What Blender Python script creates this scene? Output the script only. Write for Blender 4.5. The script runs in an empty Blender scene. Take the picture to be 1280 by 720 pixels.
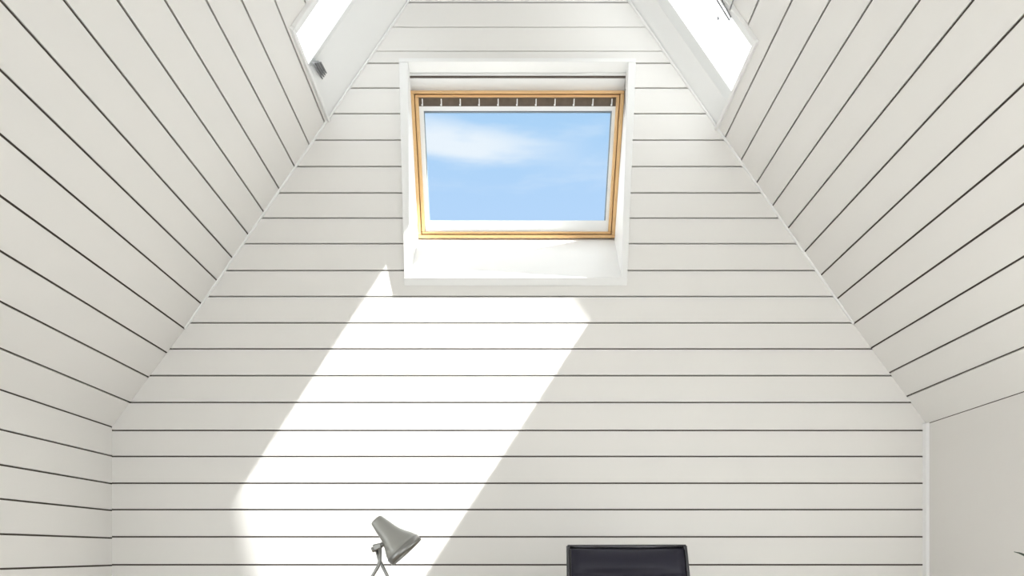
import bpy, bmesh, math, random
from mathutils import Vector, Matrix

# ------------------------------------------------------------------ camera, sky, sun, exposure
sc = bpy.context.scene
COL = sc.collection
D = 3.5            # camera to gable wall
SC = 235.0         # photo pixels per metre on the gable wall
F = D * SC
CX, CY = 641.0, 698.0
EYE = 1.0

cam_d = bpy.data.cameras.new('camera')
cam = bpy.data.objects.new('camera', cam_d)
COL.objects.link(cam)
cam.location = (0, 0, EYE)
cam.rotation_euler = (math.pi / 2, 0, 0)
cam_d.sensor_fit = 'HORIZONTAL'
cam_d.sensor_width = 36.0
cam_d.lens = 36.0 * F / 1280.0
cam_d.shift_x = (640.0 - CX) / 1280.0
cam_d.shift_y = (CY - 360.0) / 1280.0
cam_d.clip_start = 0.05
sc.camera = cam

sc.view_settings.view_transform = 'Standard'
sc.view_settings.look = 'None'
sc.view_settings.gamma = 1.0
sc.view_settings.use_curve_mapping = False
sc.view_settings.exposure = 0.22

SUN_V = Vector((-4.0, 1.0, -6.2)).normalized()     # the way sunlight travels
sun_d = bpy.data.lights.new('sun', 'SUN')
sun_d.energy = 22.5
sun_d.angle = math.radians(0.55)
sun_d.color = (1.0, 0.985, 0.96)
sun = bpy.data.objects.new('sun', sun_d)
COL.objects.link(sun)
sun.rotation_euler = SUN_V.to_track_quat('-Z', 'Y').to_euler()

SKY_CLOUD = 2.45
def make_world():
    w = bpy.data.worlds.new('sky'); sc.world = w; w.use_nodes = True
    nt = w.node_tree; nt.nodes.clear(); N = nt.nodes.new; L = nt.links.new
    out = N('ShaderNodeOutputWorld'); bg = N('ShaderNodeBackground')
    tc = N('ShaderNodeTexCoord'); sep = N('ShaderNodeSeparateXYZ')
    L(tc.outputs['Generated'], sep.inputs[0])
    def math_(op, a, b=None):
        n = N('ShaderNodeMath'); n.operation = op
        for k, v in ((0, a), (1, b)):
            if v is None: continue
            if isinstance(v, (int, float)): n.inputs[k].default_value = v
            else: L(v, n.inputs[k])
        return n.outputs[0]
    def ramp(v, a, b):
        n = N('ShaderNodeMapRange'); n.interpolation_type = 'SMOOTHSTEP'
        n.inputs[1].default_value = a; n.inputs[2].default_value = b
        L(v, n.inputs[0]); return n.outputs[0]
    x, y, z = sep.outputs
    # blue of the clear part of the sky, paler towards the horizon
    grad = N('ShaderNodeMix'); grad.data_type = 'RGBA'
    grad.inputs[6].default_value = (0.422, 0.602, 0.854, 1)
    grad.inputs[7].default_value = (0.37, 0.576, 0.825, 1)
    L(ramp(z, 0.45, 0.58), grad.inputs[0])
    # thin streaky cloud crossing the clear patch
    mp = N('ShaderNodeMapping'); mp.inputs['Scale'].default_value = (3.0, 3.0, 17.0)
    mp.inputs['Location'].default_value = (0.4, 0.0, 0.0)
    L(tc.outputs['Generated'], mp.inputs[0])
    nz = N('ShaderNodeTexNoise'); nz.inputs['Scale'].default_value = 1.6
    nz.inputs['Detail'].default_value = 7; nz.inputs['Roughness'].default_value = 0.55
    L(mp.outputs[0], nz.inputs['Vector'])
    wob = math_('MULTIPLY', math_('SUBTRACT', nz.outputs[0], 0.5), 0.05)
    zz = math_('ADD', math_('ADD', z, wob), math_('MULTIPLY', x, 0.07))
    band = math_('MULTIPLY', ramp(zz, 0.505, 0.528), ramp(zz, 0.553, 0.537))
    left = ramp(x, 0.13, -0.05)
    streak = math_('MULTIPLY', band, math_('MULTIPLY', left, math_('ADD', 0.15, math_('MULTIPLY', ramp(nz.outputs[0], 0.25, 0.6), 0.65))))
    wisp = math_('MULTIPLY', ramp(nz.outputs[0], 0.48, 0.75), 0.30)
    thin = N('ShaderNodeMix'); thin.data_type = 'RGBA'
    L(math_('MAXIMUM', streak, wisp), thin.inputs[0])
    L(grad.outputs[2], thin.inputs[6]); thin.inputs[7].default_value = (0.84, 0.86, 0.885, 1)
    # bright cloud everywhere except low in front (+Y)
    cov = ramp(math_('ADD', z, math_('MULTIPLY', math_('ABSOLUTE', x), 0.45)), 0.625, 0.67)
    back = ramp(y, 0.55, 0.35)
    cf = math_('MAXIMUM', cov, back)
    mix = N('ShaderNodeMix'); mix.data_type = 'RGBA'
    L(cf, mix.inputs[0]); L(thin.outputs[2], mix.inputs[6])
    mix.inputs[7].default_value = (SKY_CLOUD * 0.985, SKY_CLOUD * 0.995, SKY_CLOUD, 1)
    L(mix.outputs[2], bg.inputs[0]); bg.inputs[1].default_value = 1.0
    L(bg.outputs[0], out.inputs[0])
make_world()

# ------------------------------------------------------------------ helpers
def P(px, py, Y):
    """a point seen at photo pixel (px, py), standing Y metres from the camera"""
    return Vector(((px - CX) * Y / F, Y, EYE + (CY - py) * Y / F))

def obj(name, bm, m, parent=None, smooth=False, kind=None):
    bmesh.ops.recalc_face_normals(bm, faces=bm.faces)
    me = bpy.data.meshes.new(name); bm.to_mesh(me); bm.free()
    if smooth:
        for p in me.polygons: p.use_smooth = True
    o = bpy.data.objects.new(name, me); COL.objects.link(o)
    if m: me.materials.append(m)
    if parent is not None:
        o.parent = parent
        o.matrix_parent_inverse = Matrix.Translation(-parent.location)
    if kind: o['kind'] = kind
    return o

def thing(name, label, cat, loc, group=None, kind=None):
    o = bpy.data.objects.new(name, None); COL.objects.link(o)
    o.location = loc; o.empty_display_size = 0.1
    tag(o, label, cat, group, kind); return o

def tag(o, label, cat=None, group=None, kind=None):
    o['label'] = label
    if cat: o['category'] = cat
    if group: o['group'] = group
    if kind: o['kind'] = kind

def prism(bm, A, B):
    """closed solid between polygons A and B of the same count"""
    a = [bm.verts.new(v) for v in A]; b = [bm.verts.new(v) for v in B]
    n = len(a)
    bm.faces.new(a); bm.faces.new(b[::-1])
    for i in range(n):
        bm.faces.new((a[i], b[i], b[(i + 1) % n], a[(i + 1) % n]))

def box(bm, x0, x1, y0, y1, z0, z1):
    prism(bm, [(x0, y0, z0), (x1, y0, z0), (x1, y0, z1), (x0, y0, z1)],
              [(x0, y1, z0), (x1, y1, z0), (x1, y1, z1), (x0, y1, z1)])

def bev(o, w=0.004, seg=2):
    m = o.modifiers.new('bevel', 'BEVEL'); m.width = w; m.segments = seg
    m.limit_method = 'ANGLE'; m.angle_limit = math.radians(35); return o

def frame_axes(d):
    d = d.normalized()
    u = d.cross(Vector((0, 0, 1)))
    if u.length < 1e-3: u = d.cross(Vector((1, 0, 0)))
    u.normalize(); return u, d.cross(u)

def tube(bm, pts, radii, n=12):
    pts = [Vector(p) for p in pts]
    if isinstance(radii, (int, float)): radii = [radii] * len(pts)
    rings = []
    u = None
    for i, p in enumerate(pts):
        d = (pts[min(i + 1, len(pts) - 1)] - pts[max(i - 1, 0)]).normalized()
        if u is None: u, v = frame_axes(d)
        else:
            u = (u - d * u.dot(d)).normalized(); v = d.cross(u)
        rings.append([bm.verts.new(p + (u * math.cos(2 * math.pi * k / n) + v * math.sin(2 * math.pi * k / n)) * radii[i]) for k in range(n)])
    for a, b in zip(rings, rings[1:]):
        for k in range(n):
            bm.faces.new((a[k], a[(k + 1) % n], b[(k + 1) % n], b[k]))
    bm.faces.new(rings[0][::-1]); bm.faces.new(rings[-1])

def lathe(bm, origin, axis, prof, n=40, closed=False):
    axis = axis.normalized(); u, v = frame_axes(axis); rings = []
    for a, r in prof:
        c = origin + axis * a
        if r < 1e-6: rings.append([bm.verts.new(c)])
        else: rings.append([bm.verts.new(c + (u * math.cos(2 * math.pi * k / n) + v * math.sin(2 * math.pi * k / n)) * r) for k in range(n)])
    pairs = list(zip(rings, rings[1:]))
    if closed: pairs.append((rings[-1], rings[0]))
    for A, B in pairs:
        for k in range(n):
            k2 = (k + 1) % n
            if len(A) == 1 and len(B) == 1: continue
            if len(A) == 1: bm.faces.new((A[0], B[k2], B[k]))
            elif len(B) == 1: bm.faces.new((A[k], A[k2], B[0]))
            else: bm.faces.new((A[k], A[k2], B[k2], B[k]))

# ------------------------------------------------------------------ materials
def mat(name, col, rough=0.5, metal=0.0, spec=0.5, bump=None, vary=0.0, coat=0.0, stretch=(1, 1, 1), scale=8.0):
    m = bpy.data.materials.new(name); m.use_nodes = True
    nt = m.node_tree; b = nt.nodes['Principled BSDF']; N = nt.nodes.new; L = nt.links.new
    b.inputs['Base Color'].default_value = (*col, 1)
    b.inputs['Roughness'].default_value = rough; b.inputs['Metallic'].default_value = metal
    b.inputs['Specular IOR Level'].default_value = spec
    b.inputs['Coat Weight'].default_value = coat
    if vary or bump:
        tc = N('ShaderNodeTexCoord'); mp = N('ShaderNodeMapping'); mp.inputs['Scale'].default_value = stretch
        nz = N('ShaderNodeTexNoise'); nz.inputs['Scale'].default_value = scale; nz.inputs['Detail'].default_value = 5
        L(tc.outputs['Object'], mp.inputs[0]); L(mp.outputs[0], nz.inputs['Vector'])
        if vary:
            mx = N('ShaderNodeMix'); mx.data_type = 'RGBA'
            mx.inputs[6].default_value = (*[c * (1 - vary) for c in col], 1)
            mx.inputs[7].default_value = (*[min(1, c * (1 + vary)) for c in col], 1)
            L(nz.outputs[0], mx.inputs[0]); L(mx.outputs[2], b.inputs['Base Color'])
        if bump:
            bp = N('ShaderNodeBump'); bp.inputs['Strength'].default_value = bump; bp.inputs['Distance'].default_value = 0.004
            L(nz.outputs[0], bp.inputs['Height']); L(bp.outputs[0], b.inputs['Normal'])
    return m

M_BOARD = mat('painted_board', (0.84, 0.820, 0.792), 0.55, spec=0.3, vary=0.012, scale=2.5)
M_PLASTER = mat('painted_plaster', (0.83, 0.805, 0.775), 0.8, spec=0.2, vary=0.01, scale=3)
M_GAP = mat('board_gap', (0.13, 0.11, 0.095), 0.9, spec=0.1)
M_TRIM = mat('white_trim', (0.88, 0.878, 0.868), 0.45, spec=0.3, vary=0.01)
M_PINE = mat('pine', (0.72, 0.44, 0.19), 0.4, vary=0.22, stretch=(1, 12, 12), scale=5, coat=0.3)
M_PINEV = mat('pine_upright', (0.74, 0.47, 0.21), 0.4, vary=0.22, stretch=(12, 2, 2), scale=5, coat=0.3)
M_VENT = mat('dark_vent', (0.12, 0.09, 0.065), 0.6, vary=0.4, scale=30)
M_ALU = mat('white_aluminium', (0.86, 0.87, 0.87), 0.35, spec=0.4, vary=0.01)
M_RUBBER = mat('grey_gasket', (0.16, 0.19, 0.21), 0.6)
M_STEEL = mat('brushed_steel', (0.30, 0.30, 0.31), 0.30, metal=0.8, vary=0.05, scale=60)
M_LAMP = mat('grey_lamp_paint', (0.32, 0.32, 0.30), 0.30, metal=0.2, spec=0.5, vary=0.02)
M_LAMPIN = mat('lamp_inside', (0.28, 0.28, 0.27), 0.5)
M_LAMPARM = mat('lamp_arm_metal', (0.27, 0.27, 0.26), 0.3, metal=0.7)
M_LEATHER = mat('black_leather', (0.014, 0.013, 0.026), 0.42, spec=0.35, bump=0.12, scale=90)
M_CHROME = mat('dark_polished_metal', (0.09, 0.09, 0.10), 0.22, metal=0.85)
M_DESK = mat('pale_oak', (0.50, 0.40, 0.28), 0.4, vary=0.3, stretch=(1, 10, 10), scale=4)
M_FLOOR = mat('white_floor', (0.86, 0.84, 0.81), 0.4, vary=0.04, stretch=(1.5, 12, 1), scale=3)
M_POT = mat('white_ceramic', (0.75, 0.74, 0.71), 0.3)
M_SOIL = mat('soil', (0.05, 0.035, 0.025), 0.95, bump=0.8, scale=60)
M_LEAF = mat('dark_leaf', (0.022, 0.035, 0.016), 0.4, vary=0.3, stretch=(1, 1, 4), scale=10)
M_STEM = mat('plant_stem', (0.16, 0.12, 0.07), 0.8, vary=0.2)
M_BULB = mat('bulb_glass', (0.8, 0.8, 0.78), 0.3)
M_ROOF = mat('roof_felt', (0.15, 0.14, 0.14), 0.9)

def glass_mat():
    m = bpy.data.materials.new('window_glass'); m.use_nodes = True
    nt = m.node_tree; nt.nodes.clear(); N = nt.nodes.new; L = nt.links.new
    out = N('ShaderNodeOutputMaterial'); tr = N('ShaderNodeBsdfTransparent'); gl = N('ShaderNodeBsdfGlossy')
    mx = N('ShaderNodeMixShader'); fr = N('ShaderNodeLayerWeight'); fr.inputs[0].default_value = 0.12
    tr.inputs[0].default_value = (0.97, 0.985, 0.985, 1); gl.inputs['Roughness'].default_value = 0.0
    mul = N('ShaderNodeMath'); mul.operation = 'MULTIPLY'; mul.inputs[1].default_value = 0.15
    L(fr.outputs['Facing'], mul.inputs[0]); L(mul.outputs[0], mx.inputs[0]); L(tr.outputs[0], mx.inputs[1]); L(gl.outputs[0], mx.inputs[2]); L(mx.outputs[0], out.inputs[0])
    return m
M_GLASS = glass_mat()

# ------------------------------------------------------------------ the room's profile
ROOM = 6.6          # length of the room from the gable wall to the rear wall
TH = 0.014          # board thickness
def wallpt(px, py): return Vector(((px - CX) / SC, EYE + (CY - py) / SC))      # (X, Z) on the gable wall
APEX = wallpt(647, -199)
PROF = {'left': [wallpt(140, 533), wallpt(231, 411), APEX],
        'right': [wallpt(1158, 529.5), wallpt(1067, 404.7), APEX]}
DIR = {'left': Vector((-(628 - CX) / F, -1, (697 - CY) / F)),
       'right': Vector((-(650 - CX) / F, -1, (698 - CY) / F))}
ENDS = {'left': [533, 503, 471.6, 441, 411, 380, 351, 322.8, 293.7, 265.5, 237, 209, 182, 154, 126, 98, 70, 42, 14, -14, -42, -70, -98, -126, -154, -182],
        'right': [529.5, 495.6, 466, 435, 404.7, 374, 344.7, 315.5, 286, 258, 229.5, 201.5, 173, 145, 117, 89, 61, 33, 5, -23, -51, -79, -107, -135, -163, -185]}

def seg_of(side, z):
    a, b, c = PROF[side]
    return (a, b) if z < b[1] - 1e-6 else (b, c)
def xz(side, z, seg=None):
    a, b = seg or seg_of(side, z)
    k = (z - a[1]) / (b[1] - a[1]); return Vector((a[0] + (b[0] - a[0]) * k, z))
def outward(side, seg):
    a, b = seg; d = (b - a).normalized(); n = Vector((-d[1], d[0]))
    if (side == 'left' and n[0] > 0) or (side == 'right' and n[0] < 0): n = -n
    return n
def S(side, z, s, t=0.0, seg=None):
    """point on a roof slope: wall height z, s metres forward of the gable wall, t outwards"""
    seg = seg or seg_of(side, z)
    p = xz(side, z, seg); n = outward(side, seg)
    return Vector((p[0] + n[0] * t, D, p[1] + n[1] * t)) + DIR[side] * s
def S_of_px(side, px, py, t=0.0):
    """(z, s) on the upper slope for a photo pixel"""
    seg = (PROF[side][1], PROF[side][2]); a, b = seg
    n = outward(side, seg); o = Vector((a[0] + n[0] * t, D, a[1] + n[1] * t))
    e = Vector((b[0] - a[0], 0, b[1] - a[1])); d = DIR[side]
    r = Vector(((px - CX) / F, 1, (CY - py) / F)); c = Vector((0, 0, EYE))
    m = Matrix((e, d, -r)).transposed(); k = m.inverted() @ (c - o)
    return a[1] + (b[1] - a[1]) * k[0], k[1]
def zy(py): return EYE + (CY - py) / SC

# skylight openings on the slopes, as (z low, z high, s far, s near); the first pair reaches the gable wall, the second is added for daylight
SKY_OPEN = {'left': [(zy(148), zy(-62), 0.0, 0.590), (3.00, 3.80, 4.30, 5.25)],
            'right': [(zy(158.5), zy(-82), 0.0, 0.575), (3.05, 3.75, 4.40, 5.20)]}
def slabs(side, z0, z1):
    """pieces (z0, z1, s0, s1) of a strip of slope, left round the skylight openings"""
    cz = sorted({z0, z1} | {c for h in SKY_OPEN[side] for c in h[:2] if z0 < c < z1})
    for a, b in zip(cz, cz[1:]):
        s = 0.0
        for lo, hi, sa, sb in SKY_OPEN[side]:
            if lo < (a + b) / 2 < hi:
                if sa > s: yield a, b, s, sa
                s = sb
        yield a, b, s, ROOM
GAP = 0.0085

def slope(side):
    zs = [zy(y) for y in ENDS[side]]
    bm = bmesh.new()
    for i in range(len(zs)):
        z0 = zs[i]; z1 = zs[i + 1] if i + 1 < len(zs) else APEX[1] - 0.004
        seg = seg_of(side, (z0 + z1) / 2)
        k = abs((seg[1] - seg[0]).normalized()[1])
        a = z0 + (GAP / 2 * k if i else 0); b = z1 - GAP / 2 * k
        for c0, c1, s0, s1 in slabs(side, a, b):
            prism(bm, [S(side, c0, s0, 0, seg), S(side, c1, s0, 0, seg), S(side, c1, s1, 0, seg), S(side, c0, s1, 0, seg)],
                      [S(side, c0, s0, TH, seg), S(side, c1, s0, TH, seg), S(side, c1, s1, TH, seg), S(side, c0, s1, TH, seg)])
    o = obj('ceiling_' + side, bm, M_BOARD, kind='structure')
    tag(o, 'white painted tongue-and-groove boards on the %s roof slope' % side, 'ceiling')
    bm = bmesh.new()
    zc = [PROF[side][0][1] - .01, PROF[side][1][1], APEX[1] + 0.03]
    for i in range(2):
        seg = (PROF[side][i], PROF[side][i + 1])
        for z0, z1, s0, s1 in slabs(side, zc[i], zc[i + 1]):
            if s0 == 0: s0 = -.03
            if s1 == ROOM: s1 = ROOM + .03
            t0, t1 = TH + 0.0005, TH + 0.03
            prism(bm, [S(side, z0, s0, t0, seg), S(side, z1, s0, t0, seg), S(side, z1, s1, t0, seg), S(side, z0, s1, t0, seg)],
                      [S(side, z0, s0, t1, seg), S(side, z1, s0, t1, seg), S(side, z1, s1, t1, seg), S(side, z0, s1, t1, seg)])
    obj('ceiling_underlay', bm, M_GAP, o)
    return o
slope('left'); slope('right')

# ------------------------------------------------------------------ gable wall (wall_back) with the window hole
BW = [3, 34, 64, 79, 110, 142, 175, 208, 241, 272.5, 304.5, 338, 370.5, 403.5, 436, 469.5, 503, 538, 570.5, 604, 637, 671, 706]
zl = [zy(y) for y in BW]
y = 706
while zy(y + 34) > 0.03: y += 34; zl.append(zy(y))
y = 3
while zy(y - 31) < APEX[1] - 0.1: y -= 31; zl.append(zy(y))
zl = sorted(zl) 
HX0, HX1, HZ0, HZ1 = -0.568, 0.601, 2.485, 3.590
def side_x(side, z):
    if z <= PROF[side][0][1]: return PROF[side][0][0]
    return xz(side, z)[0]
def wall_piece(bm, z0, z1, y0, y1, hole, ext=0.0):
    zs = sorted([z0, z1] + [c for c in (PROF['left'][0][1], PROF['right'][0][1], PROF['left'][1][1], PROF['right'][1][1], HZ0, HZ1) if z0 + 1e-6 < c < z1 - 1e-6])
    for a, b in zip(zs, zs[1:]):
        m = (a + b) / 2
        la, lb, ra, rb = side_x('left', a), side_x('left', b), side_x('right', a), side_x('right', b)
        la -= ext; lb -= ext; ra += ext; rb += ext
        spans = [((la, lb), (ra, rb))]
        if hole and HZ0 < m < HZ1: spans = [((la, lb), (HX0, HX0)), ((HX1, HX1), (ra, rb))]
        for (x0a, x0b), (x1a, x1b) in spans:
            prism(bm, [(x0a, y0, a), (x1a, y0, a), (x1b, y0, b), (x0b, y0, b)],
                      [(x0a, y1, a), (x1a, y1, a), (x1b, y1, b), (x0b, y1, b)])
bm = bmesh.new(); edges = [0.0] + zl + [APEX[1] - 0.02]
for i in range(len(edges) - 1):
    g0 = 0 if i == 0 else GAP / 2
    shallow = lambda z: abs(z - zy(64)) < 1e-4 or abs(z - zy(34)) < 1e-4
    a = edges[i] + (g0 * (0.5 if shallow(edges[i]) else 1)); b = edges[i + 1] - GAP / 2 * (0.5 if shallow(edges[i + 1]) else 1)
    wall_piece(bm, a, b, D, D + TH, True)
wb = obj('wall_back', bm, M_BOARD, kind='structure')
tag(wb, 'white horizontally boarded gable wall behind the desk', 'wall')
bm = bmesh.new(); wall_piece(bm, 0.0, APEX[1] - 0.001, D + TH + 0.0005, D + TH + 0.03, True, 0.035)
obj('wall_underlay', bm, M_GAP, wb)

# left knee wall: boards; right knee wall: plain plaster
KL, KR = PROF['left'][0], PROF['right'][0]
dl, dr = DIR['left'], DIR['right']
def kl(z, s, t=0, dz=0.0): return Vector((KL[0] - t, D, z)) + Vector((dl[0], -1, dz)) * s
KS0, KS1, KZ0, KZ1 = 1.45, 3.15, 0.40, 1.45     # unseen low windows added in both knee walls for fill daylight
bm = bmesh.new()
lz = [zy(y) for y in (533, 570, 604.6, 638, 672.5, 706.7)]
y = 706.7
while zy(y + 34.2) > 0.03: y += 34.2; lz.append(zy(y))
lz.append(0.0)
dzw = (687 - CY) / F * 1.0
for i in range(len(lz) - 1):
    zt, zb = lz[i], lz[i + 1]
    t_off = -GAP / 2 if i else -0.007
    dt = dl[2] if i == 0 else dzw * max(0, (zt / 1.5)); db = dzw * max(0, zb / 1.5)
    zb_ = zb + (GAP / 2 if zb > 0 else 0)
    for s0, s1 in (((0, KS0), (KS1, ROOM)) if KZ0 < (zt + zb) / 2 < KZ1 else ((0, ROOM),)):
        A = [kl(zb_, s0, 0, db), kl(zt + t_off, s0, 0, dt), kl(zt + t_off, s1, 0, dt), kl(zb_, s1, 0, db)]
        prism(bm, A, [v - Vector((TH, 0, 0)) for v in A])
wl = obj('wall_left', bm, M_BOARD, kind='structure'); tag(wl, 'low white boarded knee wall on the left', 'wall')
bm = bmesh.new()
def ring4(top): return ((0, top, -.03, KS0), (0, top, KS1, ROOM + .03), (0, KZ0, KS0, KS1), (KZ1, top, KS0, KS1))
for z0, z1, s0, s1 in ring4(KL[1] + .012):
    A = [kl(z0, s0), kl(z1, s0), kl(z1, s1), kl(z0, s1)]
    prism(bm, [v - Vector((TH + .0005, 0, 0)) for v in A], [v - Vector((TH + .03, 0, 0)) for v in A])
obj('wall_underlay', bm, M_GAP, wl)
bm = bmesh.new()
def kr(z, s, t=0): return Vector((KR[0] + t, D, z)) + Vector((dr[0], -1, 0)) * s
for z0, z1, s0, s1 in ring4(KR[1] - .004):
    A = [kr(z0, s0), kr(z1, s0), kr(z1, s1), kr(z0, s1)]
    prism(bm, A, [v + Vector((.05, 0, 0)) for v in A])
wr = obj('wall_right', bm, M_PLASTER, kind='structure'); tag(wr, 'low plain off-white knee wall on the right', 'wall')

# floor and rear wall (behind the camera) with a wide glazed opening added to brighten the room
bm = bmesh.new(); box(bm, -2.4, 2.5, D - ROOM - .05, D + .05, -0.05, 0.0)
fl = obj('floor', bm, M_FLOOR, kind='structure'); tag(fl, 'white painted board floor of the attic room', 'floor')
RY = D - ROOM
RX0, RX1, RZ0, RZ1 = -1.9, 1.9, 0.10, 2.0
bm = bmesh.new()
h0 = (HX0, HX1, HZ0, HZ1); HX0, HX1, HZ0, HZ1 = RX0, RX1, RZ0, RZ1
wall_piece(bm, 0.0, APEX[1] - 0.001, RY - 0.06, RY, True)
HX0, HX1, HZ0, HZ1 = h0
wf = obj('wall_front', bm, M_PLASTER, kind='structure'); tag(wf, 'plain off-white gable wall behind the camera', 'wall')
w4 = thing('window_4', 'added wide white framed window behind the camera, for fill daylight', 'window', (0, RY, RZ0), kind='structure')
bm = bmesh.new()
for a, b, c, d in ((RX0, RX0 + .06, RZ0, RZ1), (RX1 - .06, RX1, RZ0, RZ1), (RX0, RX1, RZ0, RZ0 + .06), (RX0, RX1, RZ1 - .06, RZ1), (-.03, .03, RZ0, RZ1)):
    box(bm, a, b, RY - .06, RY + .01, c, d)
obj('window_frame', bm, M_TRIM, w4)
bm = bmesh.new(); box(bm, RX0 + .05, RX1 - .05, RY - .034, RY - .028, RZ0 + .05, RZ1 - .05)
obj('glass', bm, M_GLASS, w4)

for nm, f, sg, lab in (('window_7', kl, -1, 'added low white framed window in the left knee wall, for fill daylight'),
                       ('window_8', kr, 1, 'added low white framed window in the right knee wall, for fill daylight')):
    w = thing(nm, lab, 'window', f(KZ0, (KS0 + KS1) / 2), kind='structure')  # unseen window, added to lighten the lower walls and slopes
    def slab(part, z0, z1, s0, s1, a, b, m):
        bm = bmesh.new(); A = [f(z0, s0), f(z1, s0), f(z1, s1), f(z0, s1)]
        prism(bm, [v + Vector((sg * a, 0, 0)) for v in A], [v + Vector((sg * b, 0, 0)) for v in A]); obj(part, bm, m, w)
    for part, z0, z1, s0, s1 in (('frame_rail', KZ0 - .09, KZ0 + .05, KS0 - .04, KS1 + .04), ('frame_rail', KZ1 - .05, KZ1 + .09, KS0 - .04, KS1 + .04),
                                 ('frame_stile', KZ0 + .05, KZ1 - .05, KS0 - .04, KS0 + .05), ('frame_stile', KZ0 + .05, KZ1 - .05, KS1 - .05, KS1 + .04)):
        slab(part, z0, z1, s0, s1, -.012, .055, M_TRIM)
    slab('glass', KZ0 + .03, KZ1 - .03, KS0 + .03, KS1 - .03, .025, .031, M_GLASS)

# thin beads where the slopes and the right knee wall meet the gable wall
def bead(name, label, a, b, din, w=0.012):
    bm = bmesh.new(); a = Vector(a); b = Vector(b); din = Vector(din).normalized(); f = Vector((0, -1, 0))
    A = [a, a + din * w, a + din * w * .7 + f * w, a + f * w * 1.3]
    prism(bm, A, [v + (b - a) for v in A])
    o = obj(name, bm, M_TRIM, kind='structure'); tag(o, label, 'trim'); return o
bead('trim_1', 'thin white bead down the corner of the right knee wall', (KR[0], D, 0.0), (KR[0], D, KR[1]), (-1, 0, 0), 0.02)
for nm, sd, lab in (('trim_2', 'left', 'thin white bead along the left edge of the gable'), ('trim_3', 'right', 'thin white bead along the right edge of the gable')):
    b_, c_ = PROF[sd][1], PROF[sd][2]; n = outward(sd, (b_, c_))
    lo = PROF[sd][0]
    bead(nm, lab, (b_[0], D, b_[1]), (c_[0], D, c_[1]), (-n[0], 0, -n[1]), 0.008)

# ------------------------------------------------------------------ window_1 : roof window in the gable
DFT, DFB = 3.445, 3.484          # front of the boxed surround, top and bottom
DWT, DWB = 3.56, 3.88            # window frame, top and bottom
w1 = thing('window_1', 'pine framed roof window with blue sky in the white gable wall', 'window', (0.02, D, 2.5), kind='structure')
def two(px, py): # point on the leaning front plane of the surround
    k = (py - 78) / (347 - 78.0); return P(px, py, DFT + (DFB - DFT) * k)
FO = [two(498.6, 77), two(795, 77), two(784.2, 347.5), two(505, 347.5)]        # outer, front
FI = [two(510, 77.5), two(785.5, 77.5), two(776.5, 347), two(512, 347)]      # inner, front
WI = [P(513, 114, DWT), P(780, 114, DWT), P(768, 297.5, DWB), P(523, 297.5, DWB)]
def back(v, y=D + TH): return Vector((v[0], y, v[2]))
for nm, i, j in (('side_casing', 0, 3), ('side_casing', 1, 2)):
    bm = bmesh.new()
    prism(bm, [FO[i], FI[i], FI[j], FO[j]], [back(FO[i]), back(FI[i]), back(FI[j]), back(FO[j])])
    bev(obj(nm, bm, M_TRIM, w1), 0.003)
# head box: underside visible, then a sloping lining board down to the window
bm = bmesh.new()
up = Vector((0, 0, 0.018))
hz = EYE + (CY - 91.0) * D / F
prism(bm, [FO[0], FO[1], FO[1] + up, FO[0] + up], [Vector((FO[0][0], D, hz)), Vector((FO[1][0], D, hz)), Vector((FO[1][0], D, hz)) + up, Vector((FO[0][0], D, hz)) + up])
obj('head_casing', bm, M_TRIM, w1)
bm = bmesh.new(); box(bm, FI[0][0] - .005, FI[1][0] + .005, D + .006, D + .012, hz - .02, hz + .01); obj('head_joint', bm, M_GAP, w1)
hz = EYE + (CY - 92.6) * D / F
hl = Vector((FI[0][0] - .01, D, hz)); hr = Vector((FI[1][0] + .01, D, hz))
bm = bmesh.new()
prism(bm, [hl, hr, WI[1] + Vector((.02, .01, -.003)), WI[0] + Vector((-.02, .01, -.003))], [v + Vector((0, .01, .06)) for v in (hl, hr, WI[1] + Vector((.02, 0, 0)), WI[0] + Vector((-.02, 0, 0)))])
obj('head_lining', bm, M_TRIM, w1)
# side linings
for i, j, sg in ((0, 3, -1), (1, 2, 1)):
    a, b = back(FI[i], D - .02), back(FI[j], D - .006)
    c, d = WI[j] + Vector((0, .03, -.02)), WI[i] + Vector((0, .03, .03))
    bm = bmesh.new(); o_ = Vector((sg * .02, 0, 0))
    A = [a, b, c, d]
    prism(bm, A, [v + o_ for v in A]); obj('side_lining', bm, M_TRIM, w1)
# sill lining: rises to the back; nose returns to the wall
bm = bmesh.new()
sl = [FI[3] + Vector((-.004, 0, 0)), FI[2] + Vector((.004, 0, 0)), WI[2] + Vector((.02, .03, .025)), WI[3] + Vector((-.02, .03, .025))]
prism(bm, sl, [v + Vector((0, .012, -.035)) for v in sl])
obj('sill_lining', bm, M_TRIM, w1)
bm = bmesh.new()
n0, n1 = FO[3], FO[2]; b0, b1 = Vector((n0[0], D, EYE + (CY - 357) / SC)), Vector((n1[0], D, EYE + (CY - 357) / SC))
t0, t1 = n0 + Vector((0, .002, .006)), n1 + Vector((0, .002, .006))
prism(bm, [n0, b0, Vector((b0[0], D + .012, b0[2])), Vector((t0[0], D + .012, t0[2])), t0], [n1, b1, Vector((b1[0], D + .012, b1[2])), Vector((t1[0], D + .012, t1[2])), t1])
obj('sill_nose', bm, M_TRIM, w1)

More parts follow.
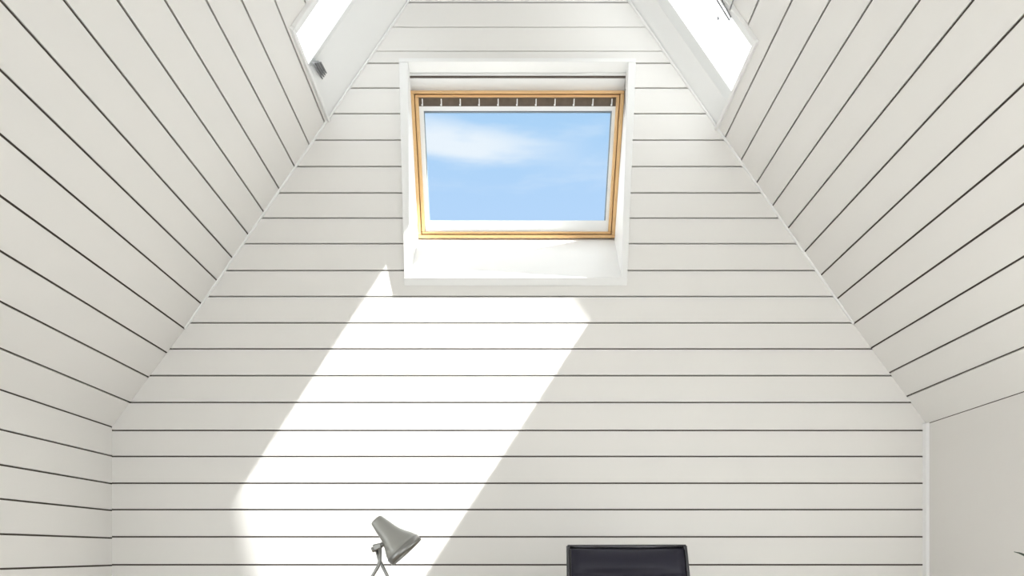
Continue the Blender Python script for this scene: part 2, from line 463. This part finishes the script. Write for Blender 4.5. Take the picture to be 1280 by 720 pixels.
# window plane coordinates: a across (-.5..), b down from the top, c towards the room
WT = (WI[0] + WI[1]) / 2; WB = (WI[2] + WI[3]) / 2
wx = Vector((1, 0, 0)); wd = (WB - WT); WH = wd.length; wd = wd.normalized(); wn = wx.cross(wd); wn = wn if wn[1] < 0 else -wn
WWT = (WI[1] - WI[0]).length / 2; WWB = (WI[2] - WI[3]).length / 2
def W(a, b, c): return Vector((WT[0], WT[1], WT[2])) + wx * (a * 1.0) + wd * b + wn * c + Vector(((WB[0] - WT[0]) * b / WH, 0, 0)) * 0
def bar(bm, a0, a1, b0, b1, c0, c1):
    prism(bm, [W(a0, b0, c0), W(a1, b0, c0), W(a1, b1, c0), W(a0, b1, c0)], [W(a0, b0, c1), W(a1, b0, c1), W(a1, b1, c1), W(a0, b1, c1)])
HW = (WWT + WWB) / 2
def ring_frame(name, o_, i_, c0, c1, mh, mv, parent, jm=True):
    """four members as one mesh each pair: o_,i_ = (left, right, top, bottom) distances"""
    L0, R0, T0, B0 = o_; L1, R1, T1, B1 = i_
    for nm, q in (('rail', (L0, R0, T0, T1)), ('rail', (L0, R0, B1, B0))):
        bm = bmesh.new(); bar(bm, q[0], q[1], q[2], q[3], c0, c1); bev(obj(name + '_' + nm, bm, mh, parent), 0.003)
    for nm, q in (('stile', (L0, L1, T1, B1)), ('stile', (R1, R0, T1, B1))):
        bm = bmesh.new(); bar(bm, q[0], q[1], q[2], q[3], c0, c1); bev(obj(name + '_' + nm, bm, mv, parent), 0.003)
FW = .020
ring_frame('frame', (-HW, HW, 0, WH), (-HW + FW, HW - FW, .014, WH - .017), -.06, .022, M_PINE, M_PINEV, w1)
g = .0035
ring_frame('sash', (-HW + FW + g, HW - FW - g, .014 + g, WH - .017 - g), (-HW + .042, HW - .040, .028, WH - .034), -.05, .012, M_PINE, M_PINEV, w1)
bm = bmesh.new()     # dark seat behind the joint between frame and sash
for q in ((-HW + .01, HW - .01, .008, .03), (-HW + .01, HW - .01, WH - .03, WH - .01), (-HW + .01, -HW + .03, .01, WH - .01), (HW - .03, HW - .01, .01, WH - .01)):
    bar(bm, *q, -.055, -.012)
obj('rebate', bm, M_VENT, w1)
bm = bmesh.new(); bar(bm, -HW + .042, HW - .040, .024, .068, -.04, -.005); vent = obj('ventilation_bar', bm, M_VENT, w1)
for k in range(11):
    a = -HW + .062 + k * (2 * HW - .124) / 10
    bm = bmesh.new(); bar(bm, a - .003, a + .003, .034, .066, -.006, .004); bar(bm, a - .006, a + .002, .058, .066, -.006, .007)
    bev(obj('clip', bm, M_ALU, vent), .0015)
# white glazing bead inside the sash
bm = bmesh.new()
for q in ((-HW + .042, HW - .040, .068, .088), (-HW + .042, HW - .040, WH - .092, WH - .034), (-HW + .042, -HW + .066, .088, WH - .092), (HW - .058, HW - .040, .088, WH - .092)):
    bar(bm, *q, -.04, -.002)
obj('glazing_bead', bm, M_ALU, w1)
bm = bmesh.new()
for q in ((-HW + .066, HW - .058, .088, .094), (-HW + .066, -HW + .0685, .094, WH - .092), (HW - .062, HW - .058, .094, WH - .092)):
    bar(bm, *q, -.04, -.010)
obj('gasket', bm, M_RUBBER, w1)
bm = bmesh.new(); bar(bm, -HW + .06, HW - .055, .08, WH - .085, -.030, -.024); obj('glass', bm, M_GLASS, w1)
# plain roof apron outside so no daylight slips round the linings
bm = bmesh.new()
for q in ((-HW - .1, -HW + .002, -.08, WH + .08), (HW - .002, HW + .1, -.08, WH + .08)): bar(bm, *q, -.075, -.045)
obj('flashing', bm, M_ROOF, w1)

# ------------------------------------------------------------------ window_2 / window_3 : skylights in the slopes
def skylight(name, side, label, reveal, ap):
    lo, hi, _, sn = SKY_OPEN[side][0]
    seg = (PROF[side][1], PROF[side][2]); kz = abs((seg[1] - seg[0]).normalized()[1])
    w = thing(name, label, 'window', S(side, lo, .3, 0, seg), kind='structure')
    def Q(z, s, t): return S(side, z, s, t, seg)
    TW = 0.022; p = -0.018
    # casing strips proud of the boards: lower and near edge
    bm = bmesh.new()
    z0, z1 = lo - TW * kz * .75, lo - .001
    prism(bm, [Q(z0, .0, p), Q(z1, .0, p), Q(z1, sn + TW, p), Q(z0, sn + TW, p)], [Q(z0, .0, TH), Q(z1, .0, TH), Q(z1, sn + TW, TH), Q(z0, sn + TW, TH)])
    bev(obj('lower_casing', bm, M_TRIM, w), .003)
    bm = bmesh.new()
    prism(bm, [Q(z1, sn - .012, p), Q(hi, sn - .012, p), Q(hi, sn + TW, p), Q(z1, sn + TW, p)], [Q(z1, sn - .012, TH), Q(hi, sn - .012, TH), Q(hi, sn + TW, TH), Q(z1, sn + TW, TH)])
    bev(obj('near_casing', bm, M_TRIM, w), .003)
    # linings
    rs, rt = reveal
    T = rt + .05
    def plate(nm, a, b, th):
        bm = bmesh.new(); prism(bm, a, b); return obj(nm, bm, M_TRIM, w)
    plate('far_lining', [Q(lo - .02, 0, 0), Q(hi + .02, 0, 0), Q(hi + .02, rs, rt), Q(lo - .02, rs, rt)],
                        [Q(lo - .02, -.03, .01), Q(hi + .02, -.03, .01), Q(hi + .02, -.03, T), Q(lo - .02, -.03, T)], 0)
    plate('lower_lining', [Q(lo + .002, 0, .001), Q(lo + .002, sn, .001), Q(lo + .002, sn, T), Q(lo + .002, 0, T)],
                          [Q(lo - .02, 0, .015), Q(lo - .02, sn + .03, .015), Q(lo - .02, sn + .03, T), Q(lo - .02, 0, T)], 0)
    plate('upper_lining', [Q(hi - .006, 0, -.012), Q(hi - .006, sn, -.012), Q(hi - .006, sn, T), Q(hi - .006, 0, T)],
                          [Q(hi + .03, 0, -.012), Q(hi + .03, sn + .03, -.012), Q(hi + .03, sn + .03, T), Q(hi + .03, 0, T)], 0)
    plate('near_lining', [Q(lo - .02, sn - .003, 0.001), Q(hi + .03, sn - .003, 0.001), Q(hi + .03, sn - .003, T), Q(lo - .02, sn - .003, T)],
                         [Q(lo - .02, sn + .03, .015), Q(hi + .03, sn + .03, .015), Q(hi + .03, sn + .03, T), Q(lo - .02, sn + .03, T)], 0)
    # sash : a flat frame round the glazed opening ap = (z_lo, z_hi, far s at lo/hi, near s at lo/hi)
    al, ah, fl_, fh, nl, nh = ap
    t0, t1 = rt, rt + .035
    def strip(nm, quad, m=M_ALU, d=(t0, t1)):
        bm = bmesh.new(); prism(bm, [Q(z, s, d[0]) for z, s in quad], [Q(z, s, d[1]) for z, s in quad]); return obj(nm, bm, m, w)
    strip('sash_rail', [(lo - .01, 0), (lo - .01, sn + .01), (al, nl), (al, fl_)])
    strip('sash_rail', [(ah, fh), (ah, nh), (hi + .01, sn + .01), (hi + .01, 0)])
    strip('sash_stile', [(lo - .01, 0), (al, fl_), (ah, fh), (hi + .01, 0)])
    strip('sash_stile', [(al, nl), (lo - .01, sn + .01), (hi + .01, sn + .01), (ah, nh)])
    strip('glass', [(al - .005, fl_ - .005), (al - .005, nl + .005), (ah + .005, nh + .005), (ah + .005, fh - .005)], M_GLASS, (rt + .014, rt + .020))
    return w, Q

w2, Q2 = skylight('window_2', 'left', 'white framed skylight in the left roof slope above the gable window', (.20, .10),
                  (zy(140), zy(30), .225, .225, .565, .565))
w3, Q3 = skylight('window_3', 'right', 'white framed skylight in the right roof slope letting in the sun', (.10, .055),
                  (zy(156.5), zy(-73), .177, .180, .565, .480))

# two unseen skylights added behind the camera to raise the light level
def added_skylight(name, side, k, label):
    lo, hi, sa, sb = SKY_OPEN[side][k]; seg = (PROF[side][1], PROF[side][2])
    def Q(z, s, t): return S(side, z, s, t, seg)
    w = thing(name, label, 'window', Q(lo, sa, 0), kind='structure')
    for nm, z0, z1, s0, s1 in (('frame_rail', lo - .02, lo + .04, sa - .02, sb + .02), ('frame_rail', hi - .04, hi + .02, sa - .02, sb + .02),
                               ('frame_stile', lo + .04, hi - .04, sa - .02, sa + .05), ('frame_stile', lo + .04, hi - .04, sb - .05, sb + .02)):
        bm = bmesh.new(); prism(bm, [Q(z0, s0, -.012), Q(z1, s0, -.012), Q(z1, s1, -.012), Q(z0, s1, -.012)], [Q(z0, s0, .08), Q(z1, s0, .08), Q(z1, s1, .08), Q(z0, s1, .08)])
        obj(nm, bm, M_TRIM, w)
    bm = bmesh.new(); z0, z1, s0, s1 = lo + .03, hi - .03, sa + .04, sb - .04
    prism(bm, [Q(z0, s0, .03), Q(z1, s0, .03), Q(z1, s1, .03), Q(z0, s1, .03)], [Q(z0, s0, .036), Q(z1, s0, .036), Q(z1, s1, .036), Q(z0, s1, .036)])
    obj('glass', bm, M_GLASS, w)
added_skylight('window_5', 'left', 1, 'added white framed skylight in the left slope behind the camera, for fill daylight')
added_skylight('window_6', 'right', 1, 'added white framed skylight in the right slope behind the camera, for fill daylight')

# steel ventilation handle on the left skylight
def on(side, px, py, t):
    z, s = S_of_px(side, px, py, t); return S(side, z, s, t, (PROF[side][1], PROF[side][2]))
hdl = None
nL = outward('left', (PROF['left'][1], PROF['left'][2])); nL3 = Vector((nL[0], 0, nL[1]))
a0, a1 = on('left', 391.5, 79, .07), on('left', 405.5, 104, .07)
b0, b1 = on('left', 400, 77.5, .07), on('left', 413, 102, .07)
bm = bmesh.new()
prism(bm, [a0, b0, b1, a1], [v + nL3 * .012 for v in (a0, b0, b1, a1)])
plate = obj('latch_plate', bm, M_STEEL, w2)
for k in (0.0, .36, .68, 1.0):
    bm = bmesh.new(); p0 = a0.lerp(b0, k) - nL3 * .004; p1 = a1.lerp(b1, k) - nL3 * .004
    tube(bm, [p0, p1], .0042, 10); obj('latch_rod', bm, M_STEEL, plate, True)
# thin stay arms on the right skylight
stay = None
def rod(parent, name, pts, r):
    bm = bmesh.new(); tube(bm, pts, r, 8); return obj(name, bm, M_STEEL, parent, True)
st = rod(w3, 'stay_arm', [on('right', 890, -10, -.024), on('right', 911.5, 25, -.024)], .0032)
rod(st, 'stay_rod', [on('right', 897, -10, -.024), on('right', 913.5, 22, -.024), on('right', 911.5, 25, -.024)], .0032)
rod(st, 'stay_rod', [on('right', 920, -10, -.024), on('right', 912.5, 12, -.024)], .0032)
rod(w3, 'stay_pin', [on('right', 897.5, 21, -.024), on('right', 898, 24.5, -.024)], .0045)

# ------------------------------------------------------------------ desk (below the frame) and desk lamp
DX0, DX1, DY0, DY1, DZ = -0.75, 0.85, 1.62, 2.33, 0.74
desk = thing('desk', 'pale wooden desk with square legs standing before the gable wall', 'desk', ((DX0 + DX1) / 2, 2.06, 0))
bm = bmesh.new(); box(bm, DX0, DX1, DY0, DY1, DZ - .03, DZ); bev(obj('desktop', bm, M_DESK, desk), .003)
for x in (DX0 + .03, DX1 - .08):
    for yy in (DY0 + .03, DY1 - .08):
        bm = bmesh.new(); box(bm, x, x + .05, yy, yy + .05, 0, DZ - .03); bev(obj('leg', bm, M_DESK, desk), .003)
bm = bmesh.new(); box(bm, DX0 + .08, DX1 - .08, DY1 - .07, DY1 - .05, DZ - .12, DZ - .03); obj('apron', bm, M_DESK, desk)

LY = 2.20; lk = LY / F
def LP(px, py, dy=0.0): return P(px, py, LY) + Vector((0, dy, 0))
base = LP(476, 790); lx = base[0]
lamp = thing('desk_lamp', 'small grey metal desk lamp with tilted shade before the sunlit wall', 'lamp', (lx, LY, DZ))
bm = bmesh.new(); lathe(bm, Vector((lx, LY, DZ)), Vector((0, 0, 1)), [(0, 0), (0, .075), (.008, .075), (.018, .06), (.024, .02), (.024, 0)])
obj('base', bm, M_LAMP, lamp, True)
ax = Vector((508 - 470.5, 0, -(690.5 - 650.5))).normalized()
ax = (ax + Vector((0, .05, 0))).normalized()
org = LP(470.5, 650.5, .005)
prof = [(-2.0, 0), (-2.0, 6.4), (-1.4, 7.6), (0.2, 8.4), (4, 9.2), (12, 11), (20, 12.4), (27, 14.6), (33, 17.4), (38, 20.4), (42, 22.5), (45.5, 23.6), (46, 24.4), (54, 24.6), (54.3, 24.2), (53.8, 23.6),
        (46.5, 23.2), (42, 21.4), (37, 18.4), (27, 13.4), (12, 9.8), (3, 8), (2.0, 0)]
bm = bmesh.new(); lathe(bm, org, ax, [(a * lk, r * lk) for a, r in prof], 56)
shade = obj('lamp_shade', bm, M_LAMP, lamp, True)
bm = bmesh.new(); lathe(bm, org, ax, [(a * lk, r * lk) for a, r in [(46.2, 24.75), (54.4, 24.95), (54.8, 24.4), (54.4, 23.9), (46.2, 24.3)]], 56, closed=True)
obj('rim', bm, M_LAMPARM, shade, True)
bm = bmesh.new(); lathe(bm, org, ax, [(a * lk, r * lk) for a, r in [(4, 0), (6, 6), (16, 6), (24, 12), (34, 14), (42, 9), (45, 0)]], 24)
obj('bulb', bm, M_BULB, shade, True)
bm = bmesh.new()
q = [LP(466, 681), LP(476, 678.5), LP(478, 684.5), LP(469, 689)]
prism(bm, [v + Vector((0, -.012, 0)) for v in q], [v + Vector((0, .012, 0)) for v in q])
jt = bev(obj('swivel_joint', bm, M_LAMPARM, lamp), .004, 3)
bm = bmesh.new(); tube(bm, [LP(474, 682), LP(481, 679.5, .005)], .008, 12); obj('joint_pin', bm, M_LAMPARM, jt, True)
bm = bmesh.new(); tube(bm, [LP(465, 687.5), LP(470, 685.5)], .009, 12); obj('joint_knob', bm, M_LAMPARM, jt, True)
for dy, pts in ((-.010, [(476, 685), (475.6, 700), (473.5, 708), (464, 724), (466, 742), (475, 752)]),
                (.010, [(470, 687), (473, 699), (476.5, 706), (483.5, 720), (484, 738), (478, 752)])):
    bm = bmesh.new(); tube(bm, [LP(a, b, dy) for a, b in pts], .0056, 10); obj('upper_rod', bm, M_LAMPARM, lamp, True)
bm = bmesh.new(); tube(bm, [LP(476.5, 749), Vector((lx, LY, DZ + .02))], .0075, 12); obj('stem', bm, M_LAMPARM, lamp, True)

# ------------------------------------------------------------------ office chair
CYB = 2.95; cs = CYB / F
cxm = ((708 + 858) / 2 - CX) * cs; hw = 75.2 * cs; ztop = EYE + (CY - 681.3) * cs
chair = thing('office_chair', 'black leather ribbed office chair with dark metal frame by the gable wall', 'chair', (cxm, 2.66, 0))
def back_y(z): # gentle recline and lumbar bend
    h = (z - .45) / (ztop - .45); return CYB - .10 + .10 * h + .035 * math.sin(h * math.pi) * -1 + 0.0
def halfw(z): return hw * (1.0 + .018 * (ztop - z) / .13 * .35) if z > ztop - .14 else hw * 1.006
# leather back: horizontal padded channels
bm = bmesh.new(); rows = []
chan = 0.112; z = ztop - .016; inner = .020
nz_ = 60; zmin = .47
for i in range(nz_ + 1):
    zz = z - (z - zmin) * i / nz_
    ph = ((z - zz) % chan) / chan
    bulge = .030 * math.sin(math.pi * ph) ** .6 if 0 < ph < 1 else 0
    row = []
    for j in range(13):
        u = -1 + 2 * j / 12
        e = (1 - abs(u) ** 6)
        row.append(Vector((cxm + u * (halfw(zz) - inner), back_y(zz) - .006 - bulge * e + .012 * u * u * -1, zz)))
    rows.append(row)
fv = [[bm.verts.new(p) for p in r] for r in rows]; bv = [[bm.verts.new(p + Vector((0, .03 + 0 * 1, 0))) for p in r] for r in rows]
for g_, fl2 in ((fv, False), (bv, True)):
    for i in range(nz_):
        for j in range(12):
            f = (g_[i][j], g_[i][j + 1], g_[i + 1][j + 1], g_[i + 1][j]); bm.faces.new(f[::-1] if fl2 else f)
for i in range(nz_):
    bm.faces.new((fv[i][0], fv[i + 1][0], bv[i + 1][0], bv[i][0])); bm.faces.new((fv[i][12], bv[i][12], bv[i + 1][12], fv[i + 1][12]))
for j in range(12):
    bm.faces.new((fv[0][j], bv[0][j], bv[0][j + 1], fv[0][j + 1])); bm.faces.new((fv[-1][j], fv[-1][j + 1], bv[-1][j + 1], bv[-1][j]))
obj('backrest', bm, M_LEATHER, chair, True)
bm = bmesh.new(); tube(bm, [(cxm - hw + .006, back_y(ztop), ztop - .008), (cxm + hw - .004, back_y(ztop), ztop - .007)], .0095, 16); obj('top_rail', bm, M_CHROME, chair, True)
for sg in (-1, 1):
    bm = bmesh.new(); pts = []
    for i in range(25):
        zz = ztop - .006 - (ztop - .46) * i / 24; pts.append((cxm + sg * (halfw(zz) - .009), back_y(zz) - .004, zz))
    for k in range(1, 9):
        a = k / 8 * math.pi / 2; pts.append((cxm + sg * (halfw(.46) - .009), back_y(.46) - .004 - .05 * (1 - math.cos(a)), .454 - .03 * math.sin(a)))
    pts.append((cxm + sg * (hw - .009), 2.42, .43)); pts.append((cxm + sg * (hw - .009), 2.38, .415))
    tube(bm, pts, .0095, 12); obj('side_frame', bm, M_CHROME, chair, True)
bm = bmesh.new(); n = 36; fr = []
for i in range(n + 1):
    yy = 2.83 - (2.83 - 2.40) * i / n; ph = (i % 6) / 6
    zz = .445 + .012 * math.sin(math.pi * ph) + (.0 if i < 30 else -.02 * ((i - 30) / 6) ** 2)
    fr.append([bm.verts.new((cxm + (-1 + 2 * j / 8) * (hw - .02), yy, zz)) for j in range(9)])
bk = [[bm.verts.new((v.co[0], v.co[1], v.co[2] - .035)) for v in r] for r in fr]
for i in range(n):
    for j in range(8):
        bm.faces.new((fr[i][j], fr[i][j + 1], fr[i + 1][j + 1], fr[i + 1][j])); bm.faces.new((bk[i][j], bk[i + 1][j], bk[i + 1][j + 1], bk[i][j + 1]))
    bm.faces.new((fr[i][0], fr[i + 1][0], bk[i + 1][0], bk[i][0])); bm.faces.new((fr[i][8], bk[i][8], bk[i + 1][8], fr[i + 1][8]))
for j in range(8):
    bm.faces.new((fr[0][j], bk[0][j], bk[0][j + 1], fr[0][j + 1])); bm.faces.new((fr[-1][j], fr[-1][j + 1], bk[-1][j + 1], bk[-1][j]))
obj('seat', bm, M_LEATHER, chair, True)
for sg in (-1, 1):
    x = cxm + sg * (hw + .012)
    bm = bmesh.new(); tube(bm, [(x - sg * .02, 2.84, .60), (x, 2.82, .645), (x, 2.70, .655), (x, 2.52, .65), (x, 2.49, .62), (x - sg * .015, 2.50, .44)], .010, 10)
    obj('armrest', bm, M_CHROME, chair, True)
bm = bmesh.new(); tube(bm, [(cxm, 2.62, .13), (cxm, 2.62, .42)], .026, 16); box(bm, cxm - .18, cxm + .18, 2.55, 2.69, .395, .415); obj('column', bm, M_CHROME, chair)
bm = bmesh.new(); tube(bm, [(cxm, 2.62, .07), (cxm, 2.62, .135)], .04, 16); hub = obj('hub', bm, M_CHROME, chair, True)
for k in range(5):
    a = math.radians(90 + 72 * k); dx, dy = math.cos(a), math.sin(a)
    bm = bmesh.new(); tube(bm, [(cxm + dx * .02, 2.62 + dy * .02, .105), (cxm + dx * .29, 2.62 + dy * .29, .075)], [.02, .012], 10)
    lg = obj('leg', bm, M_CHROME, chair, True)
    bm = bmesh.new(); c = Vector((cxm + dx * .285, 2.62 + dy * .285, .028)); t = Vector((-dy, dx, 0))
    tube(bm, [c - t * .022, c + t * .022], .028, 16); tube(bm, [c + Vector((0, 0, .01)), c + Vector((0, 0, .055))], .007, 8); obj('caster', bm, M_CHROME, lg)

# ------------------------------------------------------------------ spiky potted plant (one leaf tip reaches into the frame)
PY = 2.30
tip = P(1267.5, 689.5, PY)
pc = Vector((1.975 - .02, PY - .0, 0))
plant = thing('potted_plant', 'dark spiky potted plant by the right knee wall, leaf tip showing', 'plant', (pc[0], PY, 0))
bm = bmesh.new(); lathe(bm, pc, Vector((0, 0, 1)), [(0, 0), (0, .10), (.01, .105), (.24, .135), (.245, .14), (.26, .14), (.26, .128), (.225, .125), (.225, 0)], 40)
obj('pot', bm, M_POT, plant, True)
bm = bmesh.new(); lathe(bm, pc + Vector((0, 0, .226)), Vector((0, 0, 1)), [(0, 0), (0, .124), (.008, .118), (.014, 0)], 32); obj('soil', bm, M_SOIL, plant, True)
bm = bmesh.new(); crown = pc + Vector((.01, 0, .70)); tube(bm, [pc + Vector((0, 0, .22)), pc + Vector((.012, .01, .45)), crown], [.018, .014, .012], 12); obj('stem', bm, M_STEM, plant, True)
def leaf(start, mid, end, w):
    bm = bmesh.new(); n = 14; up_, dn = [], []
    for i in range(n + 1):
        t = i / n
        p = start * (1 - t) ** 2 + mid * 2 * t * (1 - t) + end * t * t
        d = ((mid - start) * (1 - t) + (end - mid) * t).normalized()
        s_ = d.cross(Vector((0, 0, 1))); s_ = s_.normalized() if s_.length > 1e-3 else Vector((1, 0, 0))
        nrm = s_.cross(d).normalized()
        ww = w * (0.55 + .45 * math.sin(min(1, t * 2.2) * math.pi / 2)) * (1 - t ** 2.2) + .0004
        up_.append([bm.verts.new(p - s_ * ww + nrm * ww * .45), bm.verts.new(p), bm.verts.new(p + s_ * ww + nrm * ww * .45)])
        dn.append([bm.verts.new(v.co - nrm * .0018) for v in up_[-1]])
    for i in range(n):
        for j in range(2):
            bm.faces.new((up_[i][j], up_[i][j + 1], up_[i + 1][j + 1], up_[i + 1][j])); bm.faces.new((dn[i][j], dn[i + 1][j], dn[i + 1][j + 1], dn[i][j + 1]))
        for j in (0, 2):
            bm.faces.new((up_[i][j], up_[i + 1][j], dn[i + 1][j], dn[i][j]))
    return obj('leaf', bm, M_LEAF, plant, True)
leaf(crown, Vector((tip[0] + .11, PY, 1.00)), tip, .030)
random.seed(4)
for k in range(22):
    a = math.radians(k * 137.5); r = .10 + .07 * random.random(); e = random.random()
    dx, dy = math.cos(a), math.sin(a)
    z1 = .10 + .17 * e
    end = crown + Vector((dx * r * 1.15, dy * r * 1.5, z1 - .05 * (1 - e)))
    end[0] = max(min(end[0], 2.16), (1296 - CX) * end[1] / F)
    leaf(crown - Vector((0, 0, .03 + .004 * k)), crown + Vector((dx * r * .5, dy * r * .5, z1 + .05)), end, .011)

# ------------------------------------------------------------------ portal at the added rear window (it only guides daylight sampling)
def portal(name, c, size_x, size_y, normal):
    l = bpy.data.lights.new(name, 'AREA'); l.shape = 'RECTANGLE'; l.size = size_x; l.size_y = size_y
    l.cycles.is_portal = True
    o = bpy.data.objects.new(name, l); COL.objects.link(o); o.location = c
    o.rotation_euler = normal.to_track_quat('-Z', 'Y').to_euler(); return o
portal('daylight_portal', (0, RY - .08, (RZ0 + RZ1) / 2), RX1 - RX0, RZ1 - RZ0, Vector((0, 1, 0)))
